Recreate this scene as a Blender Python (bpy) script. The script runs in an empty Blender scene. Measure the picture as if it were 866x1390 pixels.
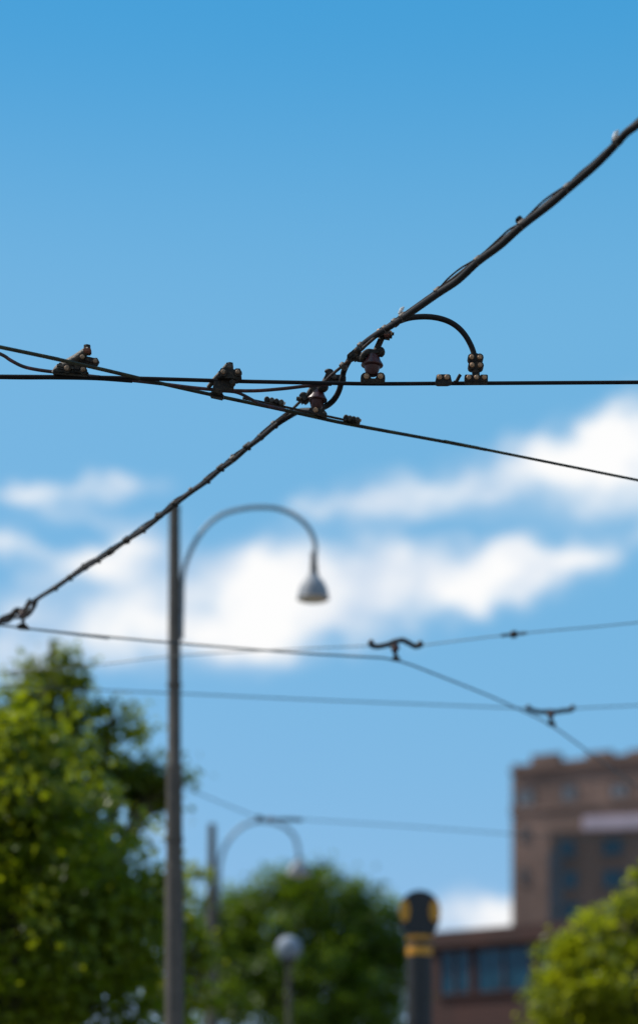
import bpy, bmesh, math, random
from mathutils import Vector, Matrix, Quaternion
random.seed(7)
S = bpy.context.scene
COL = S.collection
R = math.radians

# ------------------------------------------------------------------ measured place
F = 3000.0          # focal length in pixels of the photograph (85 mm lens)
EYE = 1.6           # camera height, level camera with a raised (shifted) lens
HOR = 1600.0        # horizon line of the photograph, in its pixels
def P(px, py, d):
    """a point of the place: d metres in front of the camera"""
    return Vector(((px-433.0)/F*d, d, EYE+(HOR-py)/F*d))

# ------------------------------------------------------------------ helpers
class MB:
    def __init__(self): self.bm = bmesh.new()
    def _xf(self, verts, M):
        for v in verts: v.co = M @ v.co
    def box(self, c, size, rot=None, bevel=0.0):
        g = bmesh.ops.create_cube(self.bm, size=1.0)
        vs = g['verts']
        for v in vs: v.co = Vector((v.co.x*size[0], v.co.y*size[1], v.co.z*size[2]))
        if bevel > 0:
            es = list({e for v in vs for e in v.link_edges})
            r = bmesh.ops.bevel(self.bm, geom=es, offset=bevel, segments=2, affect='EDGES')
            vs = list({v for f in r['faces'] for v in f.verts} | {v for v in vs if v.is_valid})
        M = Matrix.Translation(Vector(c)) @ (rot.to_4x4() if rot else Matrix.Identity(4))
        self._xf(vs, M); return self
    def tube(self, pts, r, seg=8, smooth=0, cap=True):
        pts = [Vector(p) for p in pts]
        rs = list(r) if isinstance(r, (list, tuple)) else [r]*len(pts)
        if smooth: pts, rs = catmull(pts, rs, smooth)
        n = len(pts); rings = []
        up = None
        for i, p in enumerate(pts):
            t = (pts[min(i+1, n-1)]-pts[max(i-1, 0)])
            if t.length < 1e-9: t = Vector((0, 0, 1))
            t.normalize()
            if up is None:
                a = Vector((0, 1, 0)) if abs(t.y) < .9 else Vector((1, 0, 0))
                up = (a - t*a.dot(t)).normalized()
            else:
                up = (up - t*up.dot(t))
                up = up.normalized() if up.length > 1e-6 else Vector((0, 1, 0))
            w = t.cross(up)
            rings.append([self.bm.verts.new(p + (up*math.cos(2*math.pi*k/seg)+w*math.sin(2*math.pi*k/seg))*rs[i]) for k in range(seg)])
        for a, b in zip(rings, rings[1:]):
            for k in range(seg):
                self.bm.faces.new((a[k], a[(k+1) % seg], b[(k+1) % seg], b[k]))
        if cap:
            self.bm.faces.new(list(reversed(rings[0]))); self.bm.faces.new(rings[-1])
        return self
    def lathe(self, prof, seg=24, M=None):
        """profile of (radius, z) turned round z"""
        rings = []
        for (r, z) in prof:
            r = max(r, 1e-5)
            rings.append([self.bm.verts.new((r*math.cos(2*math.pi*k/seg), r*math.sin(2*math.pi*k/seg), z)) for k in range(seg)])
        for a, b in zip(rings, rings[1:]):
            for k in range(seg):
                self.bm.faces.new((a[k], a[(k+1) % seg], b[(k+1) % seg], b[k]))
        self.bm.faces.new(list(reversed(rings[0]))); self.bm.faces.new(rings[-1])
        if M is not None: self._xf([v for rg in rings for v in rg], M)
        return self
    def prism(self, outline, y0, y1, M=None):
        """an outline in x,z pushed from y0 to y1"""
        a = [self.bm.verts.new((x, y0, z)) for x, z in outline]
        b = [self.bm.verts.new((x, y1, z)) for x, z in outline]
        n = len(a)
        self.bm.faces.new(a); self.bm.faces.new(list(reversed(b)))
        for k in range(n):
            self.bm.faces.new((a[k], b[k], b[(k+1) % n], a[(k+1) % n]))
        if M is not None: self._xf(a+b, M)
        return self
    def ball(self, c, r, sc=(1, 1, 1), seg=16):
        g = bmesh.ops.create_uvsphere(self.bm, u_segments=seg, v_segments=max(6, seg//2), radius=r)
        for v in g['verts']: v.co = Vector((v.co.x*sc[0], v.co.y*sc[1], v.co.z*sc[2])) + Vector(c)
        return self
    def build(self, name, mat, parent=None, smooth=True):
        bmesh.ops.recalc_face_normals(self.bm, faces=self.bm.faces)
        me = bpy.data.meshes.new(name); self.bm.to_mesh(me); self.bm.free()
        if smooth:
            me.polygons.foreach_set('use_smooth', [True]*len(me.polygons))
            me.set_sharp_from_angle(angle=R(38))
        me.materials.append(mat)
        o = bpy.data.objects.new(name, me); COL.objects.link(o)
        if parent is not None: o.parent = parent
        return o

def catmull(pts, rs, sub):
    n = len(pts); out = []; ro = []
    for i in range(n-1):
        p0 = pts[i-1] if i > 0 else pts[0]*2-pts[1]
        p1, p2 = pts[i], pts[i+1]
        p3 = pts[i+2] if i+2 < n else pts[n-1]*2-pts[n-2]
        for k in range(sub):
            t = k/sub
            out.append(.5*((2*p1)+(p2-p0)*t+(2*p0-5*p1+4*p2-p3)*t*t+(3*p1-p0-3*p2+p3)*t**3))
            ro.append(rs[i]*(1-t)+rs[i+1]*t)
    out.append(pts[-1]); ro.append(rs[-1])
    return out, ro

def tag(o, label=None, cat=None, group=None, kind=None):
    if label: o['label'] = label
    if cat: o['category'] = cat
    if group: o['group'] = group
    if kind: o['kind'] = kind
    return o
def empty(name, loc, label, cat, group=None, rz=0.0):
    o = bpy.data.objects.new(name, None); COL.objects.link(o)
    o.location = loc; o.rotation_euler = (0, 0, rz); o.empty_display_size = .2
    return tag(o, label, cat, group)
def copy_tree(o, parent=None):
    c = o.copy(); COL.objects.link(c)
    if parent is not None: c.parent = parent
    for ch in list(o.children): copy_tree(ch, c)
    return c

# ------------------------------------------------------------------ materials
def mat(name, base, rough=.5, metal=0.0, var=.25, scale=30.0, second=None, amt=.5, bump=0.0, spec=.5, sharp=.1, coords='Object'):
    m = bpy.data.materials.new(name); m.use_nodes = True
    nt = m.node_tree; N = nt.nodes; L = nt.links
    b = N['Principled BSDF']; b.inputs['Roughness'].default_value = rough; b.inputs['Metallic'].default_value = metal
    b.inputs['Specular IOR Level'].default_value = spec
    tc = N.new('ShaderNodeTexCoord')
    nz = N.new('ShaderNodeTexNoise'); nz.inputs['Scale'].default_value = scale; nz.inputs['Detail'].default_value = 6; nz.inputs['Roughness'].default_value = .65
    L.new(tc.outputs[coords], nz.inputs['Vector'])
    cr = N.new('ShaderNodeValToRGB')
    s2 = second or tuple(min(1, c*(1+var)) for c in base)
    d2 = tuple(c*(1-var) for c in base) if second is None else base
    cr.color_ramp.elements[0].position = amt-sharp; cr.color_ramp.elements[0].color = (*d2, 1)
    cr.color_ramp.elements[1].position = amt+sharp; cr.color_ramp.elements[1].color = (*s2, 1)
    L.new(nz.outputs['Fac'], cr.inputs['Fac']); L.new(cr.outputs['Color'], b.inputs['Base Color'])
    mr = N.new('ShaderNodeMapRange'); mr.inputs['To Min'].default_value = max(.05, rough-.12); mr.inputs['To Max'].default_value = min(1, rough+.15)
    L.new(nz.outputs['Fac'], mr.inputs['Value']); L.new(mr.outputs['Result'], b.inputs['Roughness'])
    if bump:
        bp = N.new('ShaderNodeBump'); bp.inputs['Strength'].default_value = bump; bp.inputs['Distance'].default_value = .01
        L.new(nz.outputs['Fac'], bp.inputs['Height']); L.new(bp.outputs['Normal'], b.inputs['Normal'])
    return m

M = {}
M['rubber']   = mat('black_cable_rubber', (.007, .0055, .005), .6, var=.5, scale=45, second=(.018, .013, .010), amt=.55, bump=.25, spec=.2)
M['steel']    = mat('weathered_steel_strand', (.014, .010, .007), .6, .1, scale=90, second=(.085, .045, .022), amt=.56, bump=.3, spec=.25)
M['copper']   = mat('dark_trolley_copper', (.007, .005, .005), .6, .1, var=.3, scale=40, spec=.2)
M['olive']    = mat('lit_olive_trolley_copper', (.016, .013, .007), .5, .2, scale=12, second=(.05, .045, .016), amt=.52, spec=.35)  # trolley copper again, its lit olive look put into the colour
M['redcopper']= mat('reddish_jumper_copper', (.03, .015, .015), .5, .3, second=(.10, .03, .03), amt=.55, scale=35)
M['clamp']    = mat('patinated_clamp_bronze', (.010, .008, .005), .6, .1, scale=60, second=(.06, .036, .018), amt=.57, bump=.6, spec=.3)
M['clamplit'] = mat('lit_clamp_bronze', (.04, .032, .022), .55, .2, scale=60, second=(.13, .075, .035), amt=.6, bump=.6)  # paler copy of the clamp bronze, lit look painted into its colour
M['rust']     = mat('rusty_bolt_block', (.11, .028, .014), .7, .1, scale=70, second=(.2, .06, .02), amt=.5, bump=.5)
M['bolt']     = mat('tan_brass_bolt', (.24, .12, .055), .5, .2, scale=120, second=(.44, .25, .13), amt=.5, bump=.4)
M['dullbolt'] = mat('dull_bronze_bolt', (.15, .085, .045), .55, .3, scale=110, second=(.30, .19, .11), amt=.52, bump=.4)
M['porcelain']= mat('brown_glazed_porcelain', (.052, .012, .011), .4, 0, var=.3, scale=25, spec=.5)
M['band']     = mat('stained_tie_band', (.05, .035, .025), .6, .1, scale=80, second=(.16, .12, .09), amt=.55)
M['palepin']  = mat('pale_metal_clip', (.55, .53, .50), .4, .3, scale=80)
M['pole']     = mat('dark_grey_pole_paint', (.082, .066, .053), .78, 0, var=.16, scale=5, bump=.08)
M['arm']      = mat('galvanised_arm_steel', (.20, .24, .27), .55, .2, var=.15, scale=12)
M['neck']     = mat('black_neck_casting', (.02, .02, .02), .5, 0, scale=20)
M['shade']    = mat('grey_enamel_shade', (.21, .22, .24), .6, 0, var=.12, scale=9)
M['lampglass']= mat('warm_diffuser_glass', (.75, .58, .42), .35, 0, var=.05, scale=6)
M['farwire']  = mat('grey_green_wire', (.04, .05, .05), .5, .2, var=.2, scale=20)
M['bark']     = mat('furrowed_bark', (.07, .052, .038), .9, 0, var=.45, scale=9, bump=.8)
M['globe']    = mat('opal_globe', (.22, .25, .30), .6, 0, var=.06, scale=4)
M['sigblack'] = mat('signal_black_housing', (.012, .013, .016), .6, 0, var=.3, scale=10)
M['sigyellow']= mat('signal_amber_paint', (.55, .24, .012), .55, 0, var=.12, scale=10)
M['glass']    = mat('sky_blue_window_glass', (.010, .065, .105), .22, 0, var=.35, scale=.6, spec=.3)  # blue of the reflected sky painted into the base colour
M['palewin']  = mat('pale_window_glass', (.22, .22, .23), .3, 0, var=.25, scale=.8, spec=.25)
M['frame']    = mat('dark_window_frame', (.075, .062, .056), .5, 0, var=.1, scale=5)
M['slab']     = mat('pink_roof_sheet', (.64, .47, .49), .6, 0, var=.06, scale=.5)
M['cladding'] = mat('slate_blue_cladding', (.05, .058, .07), .6, 0, var=.15, scale=.7)
M['fascia']   = mat('red_brown_fascia', (.06, .022, .016), .8, 0, var=.2, scale=.8)

def brick(name, c1, c2, mortar, sc):
    m = bpy.data.materials.new(name); m.use_nodes = True
    nt = m.node_tree; N = nt.nodes; L = nt.links; b = N['Principled BSDF']
    b.inputs['Roughness'].default_value = .88
    tc = N.new('ShaderNodeTexCoord'); sx = N.new('ShaderNodeSeparateXYZ'); cx = N.new('ShaderNodeCombineXYZ')
    ad = N.new('ShaderNodeMath'); ad.operation = 'ADD'
    L.new(tc.outputs['Object'], sx.inputs[0]); L.new(sx.outputs['X'], ad.inputs[0]); L.new(sx.outputs['Y'], ad.inputs[1])
    L.new(ad.outputs[0], cx.inputs['X']); L.new(sx.outputs['Z'], cx.inputs['Y'])
    br = N.new('ShaderNodeTexBrick'); br.inputs['Scale'].default_value = sc
    br.inputs['Color1'].default_value = (*c1, 1); br.inputs['Color2'].default_value = (*c2, 1); br.inputs['Mortar'].default_value = (*mortar, 1)
    br.inputs['Mortar Size'].default_value = .014
    L.new(cx.outputs[0], br.inputs['Vector'])
    nz = N.new('ShaderNodeTexNoise'); nz.inputs['Scale'].default_value = .35; nz.inputs['Detail'].default_value = 7
    L.new(tc.outputs['Object'], nz.inputs['Vector'])
    mr = N.new('ShaderNodeMapRange'); mr.inputs['From Min'].default_value = .3; mr.inputs['From Max'].default_value = .7
    mr.inputs['To Min'].default_value = .72; mr.inputs['To Max'].default_value = 1.25
    L.new(nz.outputs['Fac'], mr.inputs['Value'])
    mx = N.new('ShaderNodeMix'); mx.data_type = 'RGBA'; mx.blend_type = 'MULTIPLY'; mx.inputs['Factor'].default_value = 1
    L.new(br.outputs['Color'], mx.inputs['A']); L.new(mr.outputs['Result'], mx.inputs['B'])
    L.new(mx.outputs['Result'], b.inputs['Base Color'])
    bp = N.new('ShaderNodeBump'); bp.inputs['Strength'].default_value = .4; bp.inputs['Distance'].default_value = .02
    L.new(br.outputs['Fac'], bp.inputs['Height']); bp.invert = True
    L.new(bp.outputs['Normal'], b.inputs['Normal'])
    return m
M['towerbrick'] = brick('brown_tower_brick', (.20, .115, .085), (.16, .092, .07), (.22, .17, .145), 2.0)
M['wingbrick']  = brick('dark_wing_brick', (.15, .088, .066), (.115, .074, .058), (.15, .12, .10), 2.0)

def leaf_mat(name, dark, light, trans, tmix=.45, rough=.38):
    m = bpy.data.materials.new(name); m.use_nodes = True
    nt = m.node_tree; N = nt.nodes; L = nt.links; b = N['Principled BSDF']; out = N['Material Output']
    g = N.new('ShaderNodeNewGeometry')
    cr = N.new('ShaderNodeValToRGB')
    cr.color_ramp.elements[0].color = (*dark, 1); cr.color_ramp.elements[1].color = (*light, 1)
    tc = N.new('ShaderNodeTexCoord'); nz = N.new('ShaderNodeTexNoise'); nz.inputs['Scale'].default_value = 1.3; nz.inputs['Detail'].default_value = 3
    L.new(tc.outputs['Object'], nz.inputs['Vector'])
    mr = N.new('ShaderNodeMapRange'); mr.inputs['From Min'].default_value = .34; mr.inputs['From Max'].default_value = .66; L.new(nz.outputs['Fac'], mr.inputs['Value'])
    mxf = N.new('ShaderNodeMix'); mxf.inputs['Factor'].default_value = .3
    L.new(mr.outputs['Result'], mxf.inputs['A']); L.new(g.outputs['Random Per Island'], mxf.inputs['B'])
    L.new(mxf.outputs['Result'], cr.inputs['Fac']); L.new(cr.outputs['Color'], b.inputs['Base Color'])
    b.inputs['Roughness'].default_value = rough; b.inputs['Specular IOR Level'].default_value = .28
    tr = N.new('ShaderNodeBsdfTranslucent')
    mx0 = N.new('ShaderNodeMix'); mx0.data_type = 'RGBA'; mx0.inputs['Factor'].default_value = .35
    mx0.inputs['A'].default_value = (*trans, 1); L.new(cr.outputs['Color'], mx0.inputs['B'])
    L.new(mx0.outputs['Result'], tr.inputs['Color'])
    mx = N.new('ShaderNodeMixShader'); mx.inputs[0].default_value = tmix
    L.new(b.outputs[0], mx.inputs[1]); L.new(tr.outputs[0], mx.inputs[2]); L.new(mx.outputs[0], out.inputs['Surface'])
    return m
M['leaf_bright'] = leaf_mat('bright_linden_leaf', (.040, .082, .003), (.138, .165, .005), (.42, .47, .008), .52)
M['leaf_mid']    = leaf_mat('airy_leaf', (.036, .066, .005), (.105, .128, .008), (.33, .38, .012), .5)
M['leaf_dark']   = leaf_mat('dark_round_tree_leaf', (.038, .078, .005), (.078, .125, .007), (.26, .37, .010), .48)
M['leaf_yellow'] = leaf_mat('yellow_green_leaf', (.085, .125, .006), (.18, .20, .008), (.52, .55, .012), .56)

# ------------------------------------------------------------------ ground, road, pavement (below the frame)
def sheet(name, pts, z, m):
    b = MB(); vs = [b.bm.verts.new((x, y, z)) for x, y in pts]; b.bm.faces.new(vs)
    return tag(b.build(name, m, smooth=False), kind='structure')
M['ground'] = mat('gravelly_ground', (.16, .15, .13), .95, 0, var=.3, scale=.6)
M['asphalt'] = mat('street_asphalt', (.055, .054, .052), .85, 0, var=.3, scale=3, bump=.3)
M['paving'] = mat('pavement_stone', (.27, .26, .25), .85, 0, var=.15, scale=1.4)
M['grass'] = mat('park_grass', (.05, .085, .02), .95, 0, var=.3, scale=1.2)
M['line'] = mat('white_road_paint', (.75, .75, .72), .7, 0, var=.08, scale=4)
sheet('ground', [(-3000, -3000), (3000, -3000), (3000, 3000), (-3000, 3000)], 0.0, M['ground'])
sheet('road', [(-1.0, -60), (9, -60), (9, 62), (-1.0, 62)], .004, M['asphalt'])
sheet('road_crossing', [(-60, 6), (-1.0, 6), (-1.0, 15), (-60, 15)], .004, M['asphalt'])
b = MB()
for yy in range(-50, 60, 6): b.box((4, yy, .009), (.12, 2.6, .004))
tag(b.build('road_markings', M['line'], smooth=False), kind='structure')
b = MB(); b.box((-3.2, 39, .065), (4.3, 46, .13), bevel=.02)
tag(b.build('pavement', M['paving'], smooth=False), kind='structure')
b = MB(); b.box((-18, 42, .05), (25, 50, .10))
tag(b.build('lawn', M['grass'], smooth=False), kind='structure')

# ------------------------------------------------------------------ overhead lines near the camera (in focus)
CW = 3.9            # contact wires hang this far above the eye
def cw(px, py): return P(px, py, CW*F/(HOR-py))        # a point of a contact wire
def sd(px): return 1.0/(.09268+(px-503)*6.055e-5)      # distance of the span wire (a straight level line) along the photo
def sp(px, py, dd=0.0): return P(px, py, sd(px)+dd)

def line3(a, b, t): return a+(b-a)*t

# span bundle
span = empty('span_cable', sp(503, 467), 'thick black cable bundle strapped along a steel span wire, rising diagonally across the sky', 'cable')
def rel(o, pts): return [p-o.location for p in pts]
steel_px = [(1500, -310), (1200, -85), (1000, 67), (920, 128), (866, 164), (837, 191), (803, 225), (770, 252), (709, 302), (649, 351), (595, 393), (547, 428), (520, 449),
            (501, 465), (484, 480), (468, 494), (449, 510), (432, 527), (411, 542), (394, 558), (354, 591), (318, 620), (281, 650),
            (238, 681), (194, 717), (150, 747), (116, 768), (73, 797), (50, 812), (40, 823), (31, 831), (20, 834), (8, 839), (-40, 868), (-300, 1035)]
MB().tube(rel(span, [sp(*p) for p in steel_px]), .0075, 8, 5).build('steel_wire', M['steel'], span)
def off(p, q, k):      # shift in the photo across the line p->q
    dx, dy = q[0]-p[0], q[1]-p[1]; l = math.hypot(dx, dy); return (-dy/l*k, dx/l*k)
cab = [(1500, -306), (1200, -81), (1000, 71), (920, 132), (866, 168.5), (850, 180), (837, 194), (820, 212), (803, 228.5), (770, 257), (748, 276), (709, 306), (680, 332), (649, 355), (622, 380), (595, 398), (565, 419),
       (545, 433), (528, 444), (512, 453.5), (497, 464), (485, 475), (474, 489), (467, 503), (464, 516), (459.5, 532), (451, 545), (439, 553), (424, 557), (408, 558), (397, 562.5),
       (375, 577), (354, 594.5), (336, 608), (318, 624), (300, 637), (281, 653.5), (260, 668), (238, 685), (216, 703), (194, 720.5), (172, 734), (150, 750), (133, 761), (116, 771.5), (95, 785), (75, 799), (56, 810), (48, 818), (44, 829), (34, 838), (22, 838), (9, 842), (-40, 872), (-300, 1039)]
def cabp(p):
    x = p[0]
    dd = .14 if 395 < x < 470 else (.06 if 470 <= x < 500 else .0)
    return sp(p[0], p[1], dd)
cr_ = [(.0150 if 380 < p[0] < 560 else (.0165 if p[0] > 560 else .0125)) for p in cab]
MB().tube(rel(span, [cabp(p) for p in cab]), cr_, 12, 5).build('power_cable', M['rubber'], span)
thin = [(1500, -313), (1000, 63), (905, 133), (866, 161), (837, 189), (820, 205), (803, 221), (786, 235), (770, 250), (738, 272), (709, 300), (690, 312), (678, 323), (649, 349), (625, 364), (608, 378), (595, 391.5), (575, 406), (547, 426), (530, 438), (514, 450)]
MB().tube(rel(span, [sp(p[0], p[1], -.012) for p in thin]), .0042, 6, 5).build('thin_wire', M['copper'], span)
thin2 = [(394, 556), (372, 573), (354, 588), (340, 602), (318, 617), (300, 633), (281, 647), (262, 666), (238, 678), (215, 700), (194, 713), (170, 732), (150, 744), (131, 757), (116, 765), (90, 785), (66, 801)]
MB().tube(rel(span, [sp(p[0], p[1], -.012) for p in thin2]), .0045, 6, 5).build('thin_wire', M['copper'], span)
# ties: a flat band round the bundle with its clipped tail
def tie(px, py, ang, rad, band='band', tail=0, w=.022):
    c = sp(px, py)-span.location
    t = MB()
    ax = Vector((math.cos(ang), 0, math.sin(ang)))
    t.tube([c-ax*w*.5, c-ax*w*.4, c+ax*w*.4, c+ax*w*.5], [rad*.93, rad, rad, rad*.93], 14)
    nn = Vector((-math.sin(ang), 0, math.cos(ang)))
    s = 1 if tail > 0 else -1
    if tail: t.ball(c+nn*s*(rad-.001), .0095, (1.2, 1, 1), 8)
    return t.build('cable_tie', M[band], span)
A1 = math.atan2(64, 61*1.15)
for i, (x, y) in enumerate([(935, 119), (837.4, 192), (770.5, 255), (709, 304.5), (649, 353.5), (594.6, 395.5), (547, 430)]):
    o = tie(x, y, R(39), .0195, 'band', 0, .032)
    if i in (1, 6):   # a bright clip on top
        c = sp(x-2, y-6)-span.location
        MB().tube([c+Vector((-.012, -.01, -.012)), c+Vector((0, -.01, .012)), c+Vector((.010, -.01, .022))], [.007, .009, .004], 8).build('clip', M['palepin'], o)
    elif i == 3:
        c = sp(x-5, y-6)-span.location
        MB().box(c, (.028, .03, .022), Matrix.Rotation(R(-39), 3, 'Y'), .004).build('clip', M['clamp'], o)
for i, (x, y) in enumerate([(372, 576), (354, 593), (336, 606), (318, 622), (300, 635), (281, 651.5), (260, 666), (238, 683), (216, 701), (194, 719), (172, 733), (150, 748.5), (133, 760), (116, 770), (95, 784), (75, 798)]):
    tie(x, y, R(37), .0195+random.uniform(-.002, .003), 'band' if i % 3 == 0 else 'clamp', (-1, 0, -1, 1, -1)[i % 5], random.choice((.02, .03, .045)))
for x, y, a in ((466, 497, 52), (477, 484, 47), (490, 470, 42), (536, 438, 38), (523, 447, 38)):
    tie(x, y, R(a), .021, 'clamplit' if x < 480 else 'band', 0, .022)

# level contact wire and slanting contact wire
wa = empty('contact_wire', cw(433, 519), 'straight level contact wire stretched across the whole sky below the arched cable', 'overhead wire')
pa = [cw(x, y) for x, y in ((0, 511), (70, 511.5), (140, 512.5), (220, 514.5), (320, 517.5), (420, 519.5), (505, 521), (600, 520.5), (700, 520), (866, 519))]
pa = [line3(pa[1], pa[0], 25)] + pa + [line3(pa[-2], pa[-1], 18)]
MB().tube(rel(wa, pa), .0098, 8, 4).build('wire', M['copper'], wa)
e0 = cw(619, 518)-wa.location
MB().tube([e0+Vector((-.012, 0, -.004)), e0, e0+Vector((.013, -.004, .022)), e0+Vector((.02, -.006, .032))], .0085, 8, 3).build('wire_end', M['copper'], wa)
wb = empty('contact_wire', cw(430, 566), 'slanting contact wire dropping away beneath the insulators, with two ribbed clamps on it', 'overhead wire')
pb = [cw(x, y) for x, y in ((0, 471), (50, 481.5), (100, 492.5), (150, 504), (200, 516), (250, 527.5), (300, 538.5), (385, 556.5), (430, 566.5), (480, 577), (660, 610.5), (866, 652))]
pb = [line3(pb[1], pb[0], 20)] + pb + [line3(pb[-2], pb[-1], 14)]
MB().tube(rel(wb, pb), [.0095]*(len(pb)-3)+[.0085, .0075, .0075], 8, 4).build('wire', M['olive'], wb)
MB().tube(rel(wb, [cw(x, y-4) + Vector((0, -.006, 0)) for x, y in ((330, 545), (385, 556.5), (430, 566.5), (470, 575))]), .006, 6, 4).build('splice_bar', M['steel'], wb)
# jumper wires
wj = empty('jumper_wire', cw(200, 517), 'sagging jumper wire slung between the two crossing clamps, rejoining the level wire', 'overhead wire')
def cj(x, y, dd=0.0): return P(x, y, 10.86+dd)
pj = [cj(-120, 455), cj(-50, 461), cj(0, 480), cj(15, 489), cj(32, 497.5), cj(52, 502), cj(75, 505), cj(110, 509), cj(150, 513.5), cj(185, 517), cj(220, 521), cj(260, 526), cj(300, 529.5), cj(345, 530.5), cj(385, 527.5), cj(420, 523.5), cj(450, 521.5)]
MB().tube(rel(wj, pj), .0088, 8, 4).build('wire', M['redcopper'], wj)
wj2 = empty('jumper_wire', cw(340, 540), 'short jumper wire curling down from the middle clamp to the slanting wire', 'overhead wire')
pj2 = [cj(300, 530.5, .01), cj(318, 532, .02), cj(330, 536, .05), cj(343, 543, .10), cj(354, 548.5, .15), cj(370, 552.5, .2), cj(386, 556, .25)]
MB().tube(rel(wj2, pj2), .0078, 8, 4).build('wire', M['redcopper'], wj2)
wk = empty('jumper_wire', cw(60, 512), 'short heavy wire doubled under the level wire at the edge of the sky', 'overhead wire')
MB().tube(rel(wk, [cj(-300, 509.5), cj(-100, 510), cj(0, 512.5), (cj(40, 513)), cj(72, 513), cj(130, 514), cj(180, 517.5)]), .0085, 8, 4).build('wire', M['copper'], wk)

# ---- clamps: outlines measured in photo pixels (x right, y down) from their centre, real depth
class Loc:
    """local frame of one fitting: s metres per photo pixel at its distance"""
    def __init__(self, name, px, py, d, label, cat, group=None):
        self.s = d/F; self.o = empty(name, P(px, py, d), label, cat, group); self.px = px; self.py = py
    def v(self, px, py, y=0.0): return Vector(((px-self.px)*self.s, y, (self.py-py)*self.s))
    def out(self, pts): return [((px-self.px)*self.s, (self.py-py)*self.s) for px, py in pts]
def bolt_mb(c, r, ax=Vector((0, -1, 0)), L=.03):
    """bolt head with a domed end, sticking out along ax from c"""
    t = MB(); ax = ax.normalized()
    t.tube([c, c+ax*L*.7, c+ax*L*.9, c+ax*L], [r, r, r*.8, r*.35], 12)
    return t
def nut_mb(c, r, ax=Vector((0, -1, 0)), L=.02):
    return MB().tube([c, c+ax*L], r, 6)

g_cl = 'bolted clamps on the contact wires'
# crossing clamp nearest the edge: bar running from the level wire up to the slanting wire
def crossing_clamp(px, py, d, label, kind):
    k = Loc('crossing_clamp', px, py, d, label, 'wire clamp', 'crossing clamps between the two contact wires')
    o = k.o
    if kind == 0:
        body = MB()
        body.tube([k.v(72, 504, .03), k.v(80, 500, .02), k.v(92, 496, .0), k.v(106, 490, -.03), k.v(118, 484, -.06), k.v(124, 481, -.07)], [.014, .026, .029, .024, .019, .014], 10, 3)
        body.box(k.v(92, 500, -.0), (.10, .05, .028), Matrix.Rotation(R(12), 3, 'Y'), .008)
        body.build('clamp_bar', M['clamplit'], o)
        lo = MB(); lo.box(k.v(97, 506, .0), (.17, .035, .022), Matrix.Rotation(R(4), 3, 'Y'), .006)
        lo.box(k.v(108, 500, -.02), (.045, .04, .055), Matrix.Rotation(R(8), 3, 'Y'), .008)
        lo.build('lower_jaw', M['clamp'], o)
        up = MB(); up.box(k.v(122, 494.5, -.04), (.085, .05, .032), Matrix.Rotation(R(13), 3, 'Y'), .008)
        up.build('upper_jaw', M['clamp'], o)
        MB().box(k.v(121, 483.5, -.06), (.036, .045, .026), None, .005).build('rusty_block', M['rust'], o)
        nut_mb(k.v(120.5, 480, -.06), .018, Vector((0, 0, 1)), .017).build('nut', M['clamp'], o)
        nut_mb(k.v(101, 488, .03), .014, Vector((0, 0, 1)), .012).build('nut', M['clamp'], o)
        for (x, y, yy, r) in ((92.5, 503, -.02, .0165), (114.5, 505.5, -.03, .0155), (114.5, 491.5, -.055, .0145), (131.5, 496.5, -.05, .0150)):
            b = bolt_mb(k.v(x, y, yy), r*.8, L=.022).build('bolt', M['dullbolt'], o)
            MB().tube([k.v(x, y, yy+.012), k.v(x, y, yy-.010)], r*1.25, 6).build('washer', M['clamp'], b)
    else:
        body = MB()
        body.tube([k.v(282, 521, .05), k.v(290, 514, .03), k.v(300, 507, .0), k.v(311, 499.5, -.04)], [.010, .013, .014, .015], 10, 3)
        body.build('clamp_bar', M['clamplit'], o)
        lo = MB(); lo.prism(k.out([(291, 519), (318, 516), (317, 527.5), (304, 529), (299, 533), (289, 530)]), -.02, .03)
        lo.box(k.v(294, 531.5, .06), (.07, .05, .022), Matrix.Rotation(R(12), 3, 'Y'), .006)
        lo.build('lower_jaw', M['clamp'], o)
        up = MB(); up.prism(k.out([(296, 517), (299, 508), (306, 505), (322, 506.5), (327, 509), (328.5, 516), (322, 519)]), -.05, .02)
        up.build('upper_jaw', M['clamp'], o)
        MB().box(k.v(312.5, 502, -.03), (.034, .045, .026), None, .005).build('top_block', M['clamplit'], o)
        nut_mb(k.v(312.5, 499.5, -.03), .018, Vector((0, 0, 1)), .012).build('nut', M['clamp'], o)
        nut_mb(k.v(299, 508, .0), .011, Vector((0, 0, 1)), .012).build('nut', M['clamp'], o)
        for (x, y, yy, r) in ((304, 511, -.05, .0145), (323.5, 511, -.05, .0135)):
            b = bolt_mb(k.v(x, y, yy), r*.8, L=.022).build('bolt', M['dullbolt'], o)
            MB().tube([k.v(x, y, yy+.02), k.v(x, y, yy-.010)], r*1.5, 6).build('washer', M['clamp'], b)
        bolt_mb(k.v(316, 523, -.02), .016).build('bolt', M['clamp'], o)
crossing_clamp(104, 494, 10.72, 'knobbly crossing clamp with a rusty red top block and four tan bolts', 0)
crossing_clamp(302, 515, 10.80, 'dark triangular crossing clamp with two tan bolts, between rusty clamp and insulators', 1)

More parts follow.
